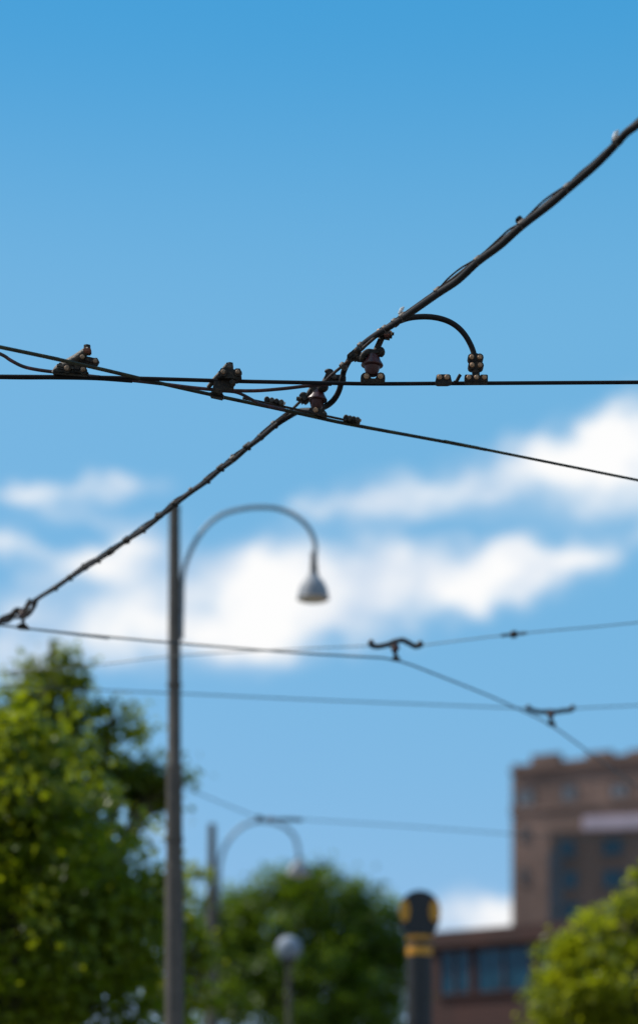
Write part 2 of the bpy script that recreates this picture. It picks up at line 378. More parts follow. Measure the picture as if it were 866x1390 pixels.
# ribbed clamps on the slanting wire
def ribbed(px, py, ang, w, label):
    d = CW*F/(HOR-py-4)
    k = Loc('ribbed_clamp', px, py, d, label, 'wire clamp', 'ribbed clamps on the slanting wire')
    rot = Matrix.Rotation(R(ang), 3, 'Y'); body = MB()
    body.box(Vector((0, 0, -.002)), (w, .045, .022), rot, .006)
    ux = rot @ Vector((1, 0, 0)); uz = rot @ Vector((0, 0, 1))
    body.build('clamp_body', M['clamp'], k.o)
    for i in range(4):
        t = (i-1.5)/4*w
        c = ux*t+uz*.004
        MB().tube([c+Vector((0, .03, 0)), c+Vector((0, -.028, 0)), c+Vector((0, -.033, 0))], [.0145, .0145, .010], 10).build('bolt', M['clamplit' if i % 2 else 'clamp'], k.o)
    c = ux*(w*.47)+uz*.006
    MB().tube([c+Vector((-.004, -.02, 0)), c+Vector((.012, -.02, -.004))], [.010, .007], 8).build('pin', M['palepin' if w > .09 else 'bolt'], k.o)
ribbed(372, 547.5, 12, .098, 'small ribbed clamp on the slanting wire, beside the dipping short jumper')
ribbed(477, 571.5, 11, .080, 'small ribbed clamp on the slanting wire, just past the lower brown insulator')

# two-bolt clamp on the level wire under the arch
k = Loc('two_bolt_clamp', 600.5, 516, 10.79, 'low trapezoid clamp with two tan bolts, under the arched cable', 'wire clamp')
MB().prism(k.out([(590, 521), (592, 511.5), (594, 510), (609, 510), (611, 511.5), (613, 521), (607, 522.5), (594, 522.5)]), -.02, .02).build('clamp_body', M['clamp'], k.o)
for x in (596, 606): bolt_mb(k.v(x, 514.2, -.018), .0125, L=.012).build('bolt', M['bolt'], k.o)

# arched jumper cable with its terminal
k = Loc('jumper_cable', 645, 515, 10.79, 'arched black jumper cable curving down to a bolted terminal on the level wire', 'cable')
arc = [(520, 449), (531, 441.5), (543, 435.5), (556, 431.5), (570, 430), (584, 430.2), (598, 432.6), (611, 437.5), (622, 445), (631, 455), (638, 467), (642, 477), (644, 486), (644.5, 492)]
MB().tube([P(x, y, 10.68+(.10 if i > 6 else .014*i))-k.o.location for i, (x, y) in enumerate(arc)], [.0105]*2+[.0135]*(len(arc)-2), 12, 5).build('cable', M['rubber'], k.o)
tc_ = MB()
tc_.box(k.v(644.8, 495, 0), (.030, .04, .10), None, .004)
tc_.box(k.v(645.5, 508, 0), (.036, .035, .035), None, .003)
for x in (635.3, 645.8, 656.3): tc_.box(k.v(x, 515.5, 0), (.0372, .044, .0375), None, .003)
for y in (487.3, 498): tc_.tube([k.v(637, y, .012), k.v(653, y, .012)], .0165, 10)
term = tc_.build('terminal_clamp', M['clamp'], k.o)
for (x, y) in ((639.5, 487.3), (650.3, 487.3), (640, 498.2), (650.6, 498.2)):
    MB().tube([k.v(x, y, .02), k.v(x, y, -.022)], .0195, 12).build('washer', M['clamp'], term)
    bolt_mb(k.v(x, y, -.020), .0115, L=.014).build('bolt', M['bolt'], term)
for x in (635.5, 646, 656.5): bolt_mb(k.v(x, 514.6, -.020), .0115, L=.012).build('bolt', M['bolt'], term)

# ---- insulated hangers: brown porcelain bell over a wire clamp, carried by the span
g_h = 'insulated hangers between span wires and contact wires'
def insulator_mb(c, r, tilt=0.0):
    prof = [(r*.30, r*1.28), (r*.50, r*1.18), (r*.64, r*.86), (r*.80, r*.46), (r*1.03, r*.10), (r*1.06, r*.02), (r*1.03, r*-.06), (r*.90, r*-.12), (r*.77, r*-.13),
            (r*.70, r*-.42), (r*.56, r*-.82), (r*.47, r*-.97), (r*.34, r*-1.0)]
    return MB().lathe(prof, 28, Matrix.Translation(c) @ Matrix.Rotation(tilt, 4, 'Y'))
k = Loc('insulated_hanger', 505, 497, 10.79, 'brown bell insulator on two-bolt feet, hung upright on the level wire beside the arch', 'insulator', g_h)
o = k.o; s = k.s
insulator_mb(k.v(505, 496), 14.3*s, R(2)).build('insulator', M['porcelain'], o)
MB().tube([k.v(504.5, 503, 0), k.v(505, 510, 0)], .019, 12).build('stem', M['clamp'], o)
ft = MB().prism(k.out([(489.8, 518.5), (489.2, 515), (490, 511.5), (493, 508.6), (497, 507.8), (500.5, 509.4), (502.5, 514), (504, 516), (509, 516), (511, 513), (512.5, 509.2), (516, 507.8), (520, 508.8), (522.2, 512), (522.6, 516), (521.5, 518.5)]), -.025, .025).build('wire_clamp', M['clamp'], o)
for x in (497, 516): bolt_mb(k.v(x, 513.6, -.022), .0135, L=.014).build('bolt', M['bolt'], ft)
cap = MB()
cap.tube([k.v(491.5, 493, -.02), k.v(491, 489, -.025), k.v(494, 484, -.03), k.v(499, 480, -.02), k.v(505, 478.5, 0), k.v(512, 480, 0)], [.012, .014, .015, .015, .017, .015], 10, 3)
cap.box(k.v(506, 481, .0), (.075, .06, .03), Matrix.Rotation(R(-8), 3, 'Y'), .008)
cap.ball(k.v(517, 479, -.01), .020, (1, 1, 1.25), 12)
cap.tube([k.v(493, 487, 0), k.v(487, 486, .0), k.v(481, 483, .02)], [.018, .019, .016], 10, 3)
cap.build('cap', M['clamp'], o)
MB().tube([k.v(510, 479, -.005), k.v(513, 470, .0), k.v(517, 461, .0), k.v(521, 451, .0)], [.018, .0155, .015, .016], 10, 3).build('strap', M['clamp'], o)
hd = MB(); hd.box(k.v(519, 453, -.0), (.05, .055, .05), Matrix.Rotation(R(-30), 3, 'Y'), .010)
hd.box(k.v(526, 456, -.01), (.045, .045, .040), Matrix.Rotation(R(8), 3, 'Y'), .010)
hd = hd.build('span_clamp', M['clamp'], o)
MB().tube([k.v(527, 454, -.02), k.v(531, 454.5, -.02), k.v(532, 454.5, -.02)], [.0125, .012, .006], 8).build('bolt', M['bolt'], hd)
MB().tube([k.v(530, 454.5, -.015), k.v(534.5, 455, -.015)], .008, 8).build('bolt_tail', M['clamp'], hd)
MB().box(k.v(524.5, 458, -.03), (.028, .02, .018), None, .004).build('rusty_face', M['rust'], hd)
MB().tube([k.v(514, 451.5, -.02), k.v(514, 455.5, -.035)], [.013, .011], 8).build('nut', M['bolt'], hd)
lh = MB(); lh.box(k.v(482, 481, .01), (.06, .05, .045), Matrix.Rotation(R(-42), 3, 'Y'), .010).ball(k.v(484.5, 477, -.01), .017, (1, 1, 1), 10)
lh.box(k.v(476, 484, .0), (.04, .045, .028), Matrix.Rotation(R(-42), 3, 'Y'), .008)
lh.build('span_clamp', M['clamp'], o)

k = Loc('insulated_hanger', 430, 545, 11.33, 'brown bell insulator tilted on the slanting wire, in the loop of the black cable', 'insulator', g_h)
o = k.o; s = k.s
insulator_mb(k.v(430.3, 543), 13.2*s, R(4)).build('insulator', M['porcelain'], o)
MB().tube([k.v(430.5, 551, 0), k.v(431, 558, 0)], .021, 12).build('stem', M['clamp'], o)
ft = MB().prism(k.out([(419, 562), (420, 557), (425, 555.3), (434, 556.5), (441, 560), (444, 564), (443, 568), (437, 567)]), -.03, .025).build('wire_clamp', M['clamp'], o)
bolt_mb(k.v(428.3, 559.6, -.025), .0135, L=.016).build('bolt', M['bolt'], ft)
bolt_mb(k.v(440.2, 564, -.025), .011, L=.016).build('bolt', M['clamplit'], ft)
cap = MB(); cap.ball(k.v(438.5, 528.5, -.03), .026, (1.1, 1, 1), 12); cap.box(k.v(426, 530, 0), (.05, .06, .05), Matrix.Rotation(R(-35), 3, 'Y'), .012)
cap.tube([k.v(421, 540, -.01), k.v(420, 535, -.015), k.v(424, 530, -.01), k.v(431, 527, -.01)], [.012, .015, .016, .016], 10, 3)
cap.build('cap', M['clamp'], o)
la = MB(); la.box(k.v(412.5, 541.5, 0), (.045, .05, .055), Matrix.Rotation(R(-35), 3, 'Y'), .012); la.ball(k.v(412, 535.5, 0), .014, (1.4, 1, .9), 10)
la.tube([k.v(409, 543, -.01), k.v(402.5, 542, -.01)], [.013, .011], 8); la.tube([k.v(416, 538, 0), k.v(422, 536, 0)], [.016, .016], 8)
la.build('span_clamp', M['clamp'], o)
ra = MB(); ra.box(k.v(446, 511, .0), (.035, .05, .065), Matrix.Rotation(R(20), 3, 'Y'), .010); ra.ball(k.v(446.5, 504, 0), .016, (1.5, 1, .8), 10)
ra.tube([k.v(448, 508, 0), k.v(443, 515, 0), k.v(438, 525, 0)], [.015, .017, .017], 10, 3)
ra.box(k.v(459, 514.5, 0), (.080, .05, .035), None, .010)
ra = ra.build('span_clamp', M['clamp'], o)
for x, y in ((453.5, 513.5), (465.5, 512)): bolt_mb(k.v(x, y, -.02), .014, L=.016).build('bolt', M['clamplit'], ra)

d = 15.62
k = Loc('insulated_hanger', 32, 835, d, 'ringed hanger and small reddish insulator where the cable bundle meets the lower contact wire', 'insulator', g_h)
o = k.o; s = k.s
insulator_mb(k.v(31.5, 834), 6.5*s).build('insulator', M['porcelain'], o)
MB().tube([k.v(32, 838, 0), k.v(32, 851, 0)], .013, 10).build('stem', M['clamp'], o)
MB().prism(k.out([(24, 853), (25, 849), (29, 847.5), (36, 848), (39.5, 851), (40, 854.5)]), -.03, .03).build('wire_clamp', M['clamp'], o)
rg = MB(); rg.tube([k.v(36, 834, -.02), k.v(42, 831, -.02), k.v(47, 825, -.02), k.v(49.5, 818, -.02), k.v(47, 814, -.02)], .015, 8, 3)
rg.tube([k.v(34, 830, 0), k.v(37, 824, 0), k.v(40, 817.5, 0), k.v(41, 813, 0)], [.022, .020, .018, .012], 8, 3)
rg.tube([k.v(41, 817, 0), k.v(45, 818, 0), k.v(49, 817, 0)], .014, 8, 2).build('ring_arm', M['clamp'], o)
lg = MB(); lg.tube([k.v(30, 829, 0), k.v(23, 829, 0), k.v(17, 834, 0), k.v(10, 836, 0), k.v(3, 839, 0), k.v(0, 842, 0)], [.020, .024, .020, .013, .013, .016], 8, 3)
lg.tube([k.v(18, 833, 0), k.v(16, 840, 0), k.v(9, 844, 0), k.v(1, 844, 0)], [.016, .013, .013, .015], 8, 3).build('loop_arm', M['clamp'], o)

# ------------------------------------------------------------------ far lines
w2 = empty('contact_wire', cw(540, 896), 'farther contact wire kinking downhill beneath the two wing-armed hangers', 'overhead wire')
p2 = [cw(x, y) for x, y in ((0, 848.5), (33, 852.5), (120, 862), (240, 873), (400, 886), (480, 891), (537, 896), (600, 919), (660, 943), (700, 961), (747, 984), (800, 1022), (866, 1068))]
p2 = [line3(p2[1], p2[0], 60)] + p2 + [line3(p2[-2], p2[-1], 8)]
MB().tube(rel(w2, p2), .0072, 8, 3).build('wire', M['farwire'], w2)
def hz(px, py, z): return P(px, py, z*F/(HOR-py))
def far_span(pts, z, r, label):
    a = [hz(x, y, z) for x, y in pts]
    e = empty('span_wire', a[len(a)//2], label, 'overhead wire', 'thin far span wires')
    MB().tube(rel(e, a), r, 6, 3).build('wire', M['farwire'], e); return e
far_span([(-700, 975), (0, 914), (130, 903), (240, 890), (400, 881), (505, 876.5)], 4.15, .0040, 'thin far span wire sagging past the lamp post to the upper wing-armed hanger')
far_span([(569, 876.5), (620, 870), (690, 861.5), (780, 853), (866, 845), (1600, 770)], 4.15, .0045, 'thin far span wire rising from the upper wing-armed hanger, with a small insulator on it')
far_span([(-600, 905), (165, 938), (300, 944), (450, 951), (600, 957), (717, 962)], 4.15, .0055, 'thin level span wire crossing behind the lamp post to the lower wing-armed hanger')
far_span([(776, 962), (866, 957.5), (1500, 930)], 4.15, .0055, 'short thin span wire leaving the lower wing-armed hanger above the brick tower')
def wing(px, py, d, pts, label, sx, sy):
    k = Loc('insulated_hanger', px, py, d, label, 'insulator', 'wing-armed hangers on the far contact wire')
    o = k.o
    half = len(pts)//2
    for seg in (pts[:half+1], pts[half:]):
        MB().tube([k.v(x, y) for x, y in seg], [.019]+[.021]*(len(seg)-2)+[.024], 8, 3).build('arm', M['neck'], o)
    for x, y in (pts[0], pts[-1]):
        MB().ball(k.v(x, y), .026, (1, 1, 1.1), 10).build('arm_end', M['neck'], o)
    insulator_mb(k.v(px, py), .036).build('insulator', M['porcelain'], o)
    MB().tube([k.v(px, py+5), k.v(sx, sy)], [.017, .013], 8).build('stem', M['neck'], o)
    MB().prism(k.out([(sx-5.5, sy+2.5), (sx-4, sy-2), (sx, sy-4), (sx+4, sy-1), (sx+6, sy+4)]), -.03, .03).build('wire_clamp', M['neck'], o)
wing(536, 880, CW*F/(HOR-896), [(503.5, 873), (505, 876.5), (514, 877.5), (526, 875), (538, 870.5), (546, 869), (555, 873), (564, 877.5), (570, 874.5)],
     'dark wing-armed hanger with upturned tips at the kink of the far contact wire', 537.5, 893.5)
wing(747, 970, CW*F/(HOR-984), [(716.5, 961), (720, 963.5), (729, 966), (738, 966.5), (747, 966), (756, 966), (765, 964.5), (773, 964), (776.5, 961)],
     'dark wing-armed hanger above the brick tower, lower of the two', 748, 981.5)
# little strain insulators
def strain(px, py, d, ang, label, parts):
    k = Loc('strain_insulator', px, py, d, label, 'insulator', 'strain insulators on far span wires')
    ax = Vector((math.cos(ang), 0, math.sin(ang)))
    for (n, t0, t1, r, m) in parts:
        c0, c1 = ax*t0*k.s, ax*t1*k.s
        MB().tube([c0, line3(c0, c1, .2), line3(c0, c1, .8), c1], [r*.6, r, r, r*.6], 10).build(n, M[m], k.o)
strain(697, 861, 4.15*F/(HOR-861), R(6), 'tiny dark strain insulator on the rising thin wire above the tower',
       [('rod', -18, -5, .012, 'farwire'), ('insulator', -5, 5, .028, 'neck'), ('rod', 5, 18, .012, 'farwire')])
# span anchored on the lamp post, far insulators
dv = 23.0
e = empty('span_wire', P(300, 1090, dv+1), 'thin wire anchored on the near lamp post, running behind the small far arch', 'overhead wire', 'thin far span wires')
MB().tube(rel(e, [P(239, 1064, 23.0), P(300, 1089.5, 24.3), P(352, 1110.5, 25.5)]), .0058, 6, 3).build('wire', M['farwire'], e)
e = empty('span_wire', P(560, 1123, 25.5), 'thin wire running from the far pair of strain insulators towards the brick tower', 'overhead wire', 'thin far span wires')
MB().tube(rel(e, [P(412, 1112.5, 25.5), P(550, 1121.5, 25.5), P(690, 1132, 25.5), P(1300, 1180, 25.5)]), .0058, 6, 3).build('wire', M['farwire'], e)
strain(352, 1111, 25.5, R(-2), 'dark strain insulator and long pale rod over the small far lamp arch',
       [('insulator', -3.5, 4.5, .040, 'neck'), ('insulator', 9, 22, .026, 'globe'), ('rod', 4, 30, .012, 'farwire'), ('rod', 26, 60, .022, 'farwire')])

# ------------------------------------------------------------------ street lamps
def street_lamp(d, pole_px, top, segs, arm_px, arm_r, lamp, label):
    s = d/F
    base = P(pole_px, HOR, d); base.z = 0
    o = empty('street_lamp', base, label, 'street lamp', 'arched street lamps')
    pt = MB(); pr = []
    for (py, r) in segs: pr.append((r, P(pole_px, py, d).z if py is not None else 0.0))
    pt.lathe(pr, 20); pole = pt.build('pole', M['pole'], o)
    zt = P(pole_px, top, d).z
    MB().lathe([(segs[-1][1]*1.08, zt), (segs[-1][1]*1.08, zt+.03), (segs[-1][1]*.8, zt+.05), (.01, zt+.055)], 16).build('pole_cap', M['pole'], o)
    pts = [P(x, y, d)-base for x, y in arm_px]
    MB().tube(pts, arm_r, 12, 5).build('arm', M['arm'], o)
    return o, base
d1 = 23.0; s1 = d1/F
lampseg = [(None, .118), (1300, .098), (1176, .094), (1175, .086), (1045, .082), (1040, .088), (1035, .070), (870, .066), (692, .058)]
L1, b1 = street_lamp(d1, 237, 692, lampseg, [(246.5, 868), (247.5, 820), (248.5, 785), (253, 764), (264, 738), (281, 714), (303, 698), (330, 690.5), (352, 688.5), (375, 690), (395, 697), (411, 708), (422, 722), (427.5, 738), (427.5, 752)], .024,
                    None, 'tall near lamp post with a grey arched arm and a hanging bell shade')
def q1(x, y, yy=0): return P(x, y, d1)-b1+Vector((0, yy, 0))
for y in (795, 830, 862):
    MB().box(q1(243, y), (.07, .07, .035), None, .006).build('bracket', M['pole'], L1)
for y, r_ in ((1064, .083), (930, .074), (1140, .094)):
    MB().tube([q1(237, y-2.5), q1(237, y+2.5)], r_+.004, 20).build('steel_band', M['pole'], L1)
MB().box(Vector((0, -.117, 1.0)), (.11, .02, .5), None, .006).build('door', M['pole'], L1)
c = q1(426, 750)
MB().lathe([(.030, 0), (.034, -.03), (.030, -.06), (.036, -.12), (.042, -.20), (.050, -.225)], 16, Matrix.Translation(c)).build('lamp_neck', M['neck'], L1)
cs = q1(425, 813)
sh = MB().lathe([(.045, .275), (.055, .245), (.085, .205), (.118, .165), (.143, .115), (.158, .06), (.166, .012), (.170, 0), (.162, 0), (.150, .05), (.130, .11), (.08, .17)], 32, Matrix.Translation(cs)).build('lamp_shade', M['shade'], L1)
MB().lathe([(.155, .022), (.157, .006), (.150, -.012), (.10, -.022), (.01, -.026)], 32, Matrix.Translation(cs)).build('diffuser', M['lampglass'], sh)

d2 = 40.0
seg2 = [(None, .118), (1300, .10), (1232, .096), (1231, .084), (1180, .078), (1122, .070)]
L2, b2 = street_lamp(d2, 288, 1122, seg2, [(297, 1235), (297.5, 1200), (299, 1172), (304, 1153), (314, 1136), (329, 1122), (347, 1115), (366, 1115), (384, 1121), (398, 1133), (404, 1148), (405.5, 1163)], .034,
                    None, 'smaller far lamp post with an arched arm, standing by the round dark tree')
def q2(x, y): return P(x, y, d2)-b2
MB().lathe([(.04, 0), (.05, -.08), (.06, -.12)], 14, Matrix.Translation(q2(405.5, 1162))).build('lamp_neck', M['neck'], L2)
cs = q2(405.5, 1187)
sh = MB().lathe([(.05, .26), (.09, .22), (.15, .16), (.20, .09), (.225, .0), (.21, 0), (.15, .12)], 28, Matrix.Translation(cs)).build('lamp_shade', M['shade'], L2)
MB().lathe([(.2, .02), (.2, -.01), (.1, -.03), (.01, -.035)], 28, Matrix.Translation(cs)).build('diffuser', M['lampglass'], sh)
for y in (1190, 1225): MB().box(q2(293, y), (.09, .08, .05), None, .006).build('bracket', M['pole'], L2)

# globe lamp
dg = 38.0; c = P(392, 1287, dg); base = Vector((c.x, c.y, 0))
o = empty('globe_lamp', base, 'pale round globe lamp on a thin post before the round dark tree', 'street lamp')
MB().ball((0, 0, c.z), .215, (1, 1, 1), 28).build('globe', M['globe'], o)
MB().lathe([(.07, 0), (.06, .5), (.045, .6), (.04, c.z-.28)], 14).build('post', M['pole'], o)
MB().lathe([(.06, c.z-.29), (.10, c.z-.25), (.12, c.z-.19), (.05, c.z-.19)], 16).build('collar', M['neck'], o)

# warning signal with a round top and amber sides
ds = 30.0; s = ds/F*1.12   # a board about two thirds of a metre wide
o = empty('warning_signal', Vector((P(569, 1300, ds).x, ds, 0)), 'dark round-topped signal head with amber side patches, beside the low red building', 'signal')
def sv(x, y, yy=0): return Vector(((x-569)*s, yy, EYE+(HOR-1300)*ds/F+(1300-y)*s))
ol = []
for a in range(0, 181, 12): ol.append(((24.5*math.cos(R(a)))*s, sv(0, 1243).z+24*math.sin(R(a))*s))
ol += [((-24)*s, sv(0, 1258).z), ((-18)*s, sv(0, 1271).z), ((18)*s, sv(0, 1271).z), (24*s, sv(0, 1258).z)]
MB().prism(ol, -.09, .09).build('housing', M['sigblack'], o)
for sx in (-1, 1):
    pp = []
    for a in range(0, 360, 24): pp.append((sx*.205+.072*math.cos(R(a)), sv(0, 1244.5).z+.15*math.sin(R(a))))
    MB().prism(pp, -.12, -.092).build('amber_patch', M['sigyellow'], o)
MB().lathe([(.11, sv(0, 1271).z), (.165, sv(0, 1274).z), (.17, sv(0, 1300).z), (.17, sv(0, 1480).z), (.10, sv(0, 1486).z)], 24).build('neck', M['sigblack'], o)
for y0, y1 in ((1274, 1279), (1287, 1298)):
    MB().lathe([(.171, sv(0, y0).z), (.175, sv(0, y0).z-.005), (.175, sv(0, y1).z+.005), (.171, sv(0, y1).z)], 20).build('amber_band', M['sigyellow'], o)
MB().lathe([(.10, sv(0, 1485).z), (.10, 0)], 16).build('post', M['sigblack'], o)

# ------------------------------------------------------------------ buildings
def window(parent, c, w, h, rot, glass, depth=.12, fm='frame'):
    """c: centre on the wall face; frame ring proud of the wall, pane set inside it"""
    f = MB(); t = .09
    u = rot @ Vector((1, 0, 0)); n = rot @ Vector((0, -1, 0)); z = Vector((0, 0, 1))
    for (a, b_, ww, hh) in ((0, h/2+t/2, w+2*t, t), (0, -h/2-t/2, w+2*t+.1, t), (-w/2-t/2, 0, t, h), (w/2+t/2, 0, t, h), (0, 0, .06, h)):
        f.box(c+u*a+z*b_+n*.03, (ww, depth, hh), rot)
    fo = f.build('window', M[fm], parent, smooth=False)
    MB().box(c+n*.004, (w, .05, h), rot).build('pane', M[glass], fo, smooth=False)
    return fo
# brick tower: its front turns away to the side, the far corner at the frame's middle side
T0 = Vector((13.05, 150.0, 0)); T1 = Vector((20.7, 145.4, 0))
u = (T1-T0).normalized(); n = Vector((u.y, -u.x, 0))      # n points to the camera side
if n.y > 0: n = -n
rt = Matrix((u, -n, Vector((0, 0, 1)))).transposed()       # local x along the front, y into the tower
tw = empty('brick_tower', T0, 'tall brown brick tower block with a crenellated top, rising above the low red building', 'building')
def tl(x, y, z): return u*x - n*y + Vector((0, 0, z))      # x along, y inwards
def tpx(px, py, plane=0.0):
    """point of the tower's front seen at a photo pixel (relative to the tower)"""
    dirv = Vector(((px-433)/F, 1, (HOR-py)/F)); p0 = T0+n*plane
    t = (p0.x*n.x+p0.y*n.y)/(dirv.x*n.x+dirv.y*n.y)
    q = dirv*t; q.z += EYE; return q-T0
W = 17.0; top = tpx(695, 1045).z
MB().box(tl(W/2, 7.0, top/2), (W, 14.0, top), rt).build('wall', M['towerbrick'], tw, smooth=False)
cz = tpx(700, 1100).z
MB().box(tl(W/2, 7.0-.09, cz), (W+.18, 14.0, .6), rt, .05).build('cornice', M['towerbrick'], tw, smooth=False)
MB().box(tl(W/2, -.11, top-.12), (W+.1, .24, .3), rt, .03).build('cornice', M['towerbrick'], tw, smooth=False)
mer = [(694.5, 703, 1037.5), (720, 757, 1025), (795, 828, 1021.5), (851, 885, 1018.5), (905, 930, 1010)]
for (x0, x1, yt) in mer:
    a = tpx(x0, yt); b_ = tpx(x1, yt); zt = a.z
    w = (b_-a).length; mid = (a+b_)/2
    MB().box(Vector((mid.x, mid.y, (zt+top)/2+.001))-n*.4, (w, .8, zt-top), rt, .04).build('merlon', M['towerbrick'], tw, smooth=False)
a = tpx(703, 1041); b_ = tpx(900, 1041); mid = (a+b_)/2
MB().box(Vector((mid.x, mid.y, top+.16))-n*.45, ((b_-a).length, .5, .32), rt).build('parapet', M['towerbrick'], tw, smooth=False)
for (x, y, w, h) in ((712, 1083, 1.15, 1.0), (772, 1077.5, .9, 1.0), (840, 1076, 1.05, 1.0)):
    window(tw, tpx(x, y), w, h, rt, 'palewin')
for (x, y) in ((712, 1132), (711, 1188)):
    window(tw, tpx(x, y), .30, .8, rt, 'palewin')
# darker wing in front
dw = 122.0; sw = dw/F
wg = empty('brick_wing', Vector((P(746, HOR, dw).x, dw, 0)), 'dark lower brick block with a pink roof edge and blue windows, before the tower', 'building')
rw = Matrix.Rotation(R(-14), 3, 'Z')
def wl(x, y, z): return rw @ Vector((x, y, 0)) + Vector((0, 0, z))
zw = EYE+(HOR-1130)*sw
MB().box(wl(7.3, 5.0, zw/2), (14.6, 10, zw), rw).build('wall', M['wingbrick'], wg, smooth=False)
MB().box(wl(.35, 5.0, (zw-1.0)/2), (.82, 10.14, zw-1.0), rw).build('side_panel', M['cladding'], wg, smooth=False)
MB().box(wl(9.0, 4.6, zw+.40), (14.4, 9.6, .80), rw, .08).build('roof', M['slab'], wg, smooth=False)
def wpx(px, py):
    p0 = wg.location; nn = rw @ Vector((0, -1, 0)); dv_ = Vector(((px-433)/F, 1, (HOR-py)/F))
    t = (p0.x*nn.x+p0.y*nn.y)/(dv_.x*nn.x+dv_.y*nn.y); q = dv_*t; q.z += EYE; return q-p0
for (x, y, w, h) in ((769, 1153, .85, .85), (831, 1149, 1.0, .85), (771, 1194, .9, .9), (833, 1193, 1.05, .9), (772, 1236, 1.05, .9), (835, 1237, 1.05, .9)):
    window(wg, wpx(x, y), w, h, rw, 'glass')
# low red building
dl = 72.0; sl = dl/F
lb = empty('low_building', Vector((P(583, HOR, dl).x, dl, 0)), 'low red-brown building with a band of blue glass, below the brick tower', 'building')
rl = Matrix.Rotation(R(-38), 3, 'Z')
def ll(x, y, z): return rl @ Vector((x, y, 0)) + Vector((0, 0, z))
zl = EYE+(HOR-1266)*sl
MB().box(ll(5.5, 3.0, zl-.27), (11.4, 6.2, .54), rl, .03).build('fascia', M['fascia'], lb, smooth=False)
MB().box(ll(5.5, 3.05, (zl-.54)/2), (11.3, 5.7, zl-.54-.004), rl).build('wall', M['fascia'], lb, smooth=False)
for i in range(4):
    x0 = [.35, 1.75, 4.1, 6.5][i]; w = [1.1, 2.05, 2.1, 2.2][i]
    c = ll(x0+w/2, .2, zl-1.35)
    window(lb, c, w, 1.35, rl, 'glass', fm='fascia')

# ------------------------------------------------------------------ trees
def tree(name, base, blobs, n_clump, leaf_per, lsize, lm, label, group, trunk_r=.16, spread=.34, seed=1, inner=.35):
    """blobs: (centre, radii) ellipsoids of the crown, world coordinates. Leaves gather in clumps on twigs."""
    rnd = random.Random(seed)
    o = empty(name, base, label, 'tree', group)
    verts = []; faces = []
    vol = [b_[1][0]*b_[1][1]*b_[1][2] for b_ in blobs]
    wts = [v**.67 for v in vol]; tips = []
    for _ in range(n_clump):
        c, r = rnd.choices(blobs, wts)[0]
        while True:
            v = Vector((rnd.gauss(0, 1), rnd.gauss(0, 1), rnd.gauss(0, 1)))
            if v.length > .01: break
        v.normalize()
        q = (inner+(1-inner)*rnd.random()**.5)*rnd.uniform(.9, 1.1)
        p = Vector((c.x+v.x*r[0]*q, c.y+v.y*r[1]*q, c.z+v.z*r[2]*q))
        tips.append((p, v))
        sc = spread*rnd.uniform(.6, 1.35)
        cn = (Vector((rnd.gauss(0, .55), rnd.gauss(0, .55), rnd.gauss(.6, .35)))+v*.45).normalized()   # leaves of one twig face much the same way
        tw_ = Vector((v.x, v.y, v.z*.5+.1)).normalized()
        for k in range(int(leaf_per*rnd.uniform(.6, 1.4))):
            q_ = p + Vector((rnd.gauss(0, sc*.55), rnd.gauss(0, sc*.55), rnd.gauss(0, sc*.38))) + tw_*rnd.uniform(-.1, .5)*sc
            nrm = (cn+Vector((rnd.gauss(0, .42), rnd.gauss(0, .42), rnd.gauss(0, .42)))).normalized()
            tx = nrm.cross(Vector((rnd.gauss(0, 1), rnd.gauss(0, 1), rnd.gauss(0, 1))))
            if tx.length < 1e-4: continue
            tx.normalize(); ty = nrm.cross(tx)
            L_ = lsize*rnd.uniform(.65, 1.3); wd = L_*rnd.uniform(.30, .42)
            i0 = len(verts)
            verts += [q_-tx*L_*.5, q_-tx*L_*.1+ty*wd-nrm*L_*.06, q_+tx*L_*.5-nrm*L_*.05, q_-tx*L_*.1-ty*wd-nrm*L_*.06]
            faces.append((i0, i0+1, i0+2, i0+3))
    me = bpy.data.meshes.new('crown'); me.from_pydata([v-base for v in verts], [], faces); me.materials.append(M[lm])
    cr = bpy.data.objects.new('crown', me); COL.objects.link(cr); cr.parent = o
    # trunk, limbs into every blob, branches to some clumps
    tb = MB(); cen = sum((b_[0] for b_ in blobs), Vector())/len(blobs)
    zlow = min(b_[0].z-b_[1][2] for b_ in blobs); fork = Vector((base.x+(cen.x-base.x)*.3, base.y+(cen.y-base.y)*.3, max(1.2, zlow+.3)))
    tb.tube([Vector((0, 0, -.05)), Vector((0, 0, .3)), (fork-base)*.6+Vector((.05, 0, 0)), fork-base], [trunk_r*1.5, trunk_r*1.1, trunk_r, trunk_r*.85], 10, 3)
    tb.build('trunk', M['bark'], o)
    lb_ = MB()
    for c, r in blobs:
        m_ = line3(fork, c, .5)+Vector((rnd.uniform(-.2, .2), rnd.uniform(-.2, .2), rnd.uniform(0, .3)))
        tipz = c+Vector((0, 0, r[2]*.6))
        lb_.tube([fork-base, m_-base, c-base, tipz-base], [trunk_r*.62, trunk_r*.42, trunk_r*.28, .012], 7, 3)
    for p, v in rnd.sample(tips, min(len(tips), 45)):
        c = min((b_[0] for b_ in blobs), key=lambda q: (q-p).length)
        lb_.tube([c-base, line3(c, p, .5)-base+Vector((0, 0, .08)), p-base], [.028, .016, .006], 5, 2)
    lb_.build('limbs', M['bark'], o)
    return o
def blob(px, py, d, rx, rz, ry=None, s=None):
    """crown lobe: centre at the photo pixel, radii in photo pixels at its distance"""
    k = d/F; return (P(px, py, d), (rx*k, (ry if ry else rx)*k, rz*k))
g_t = 'trees along the street'
da = 26.0
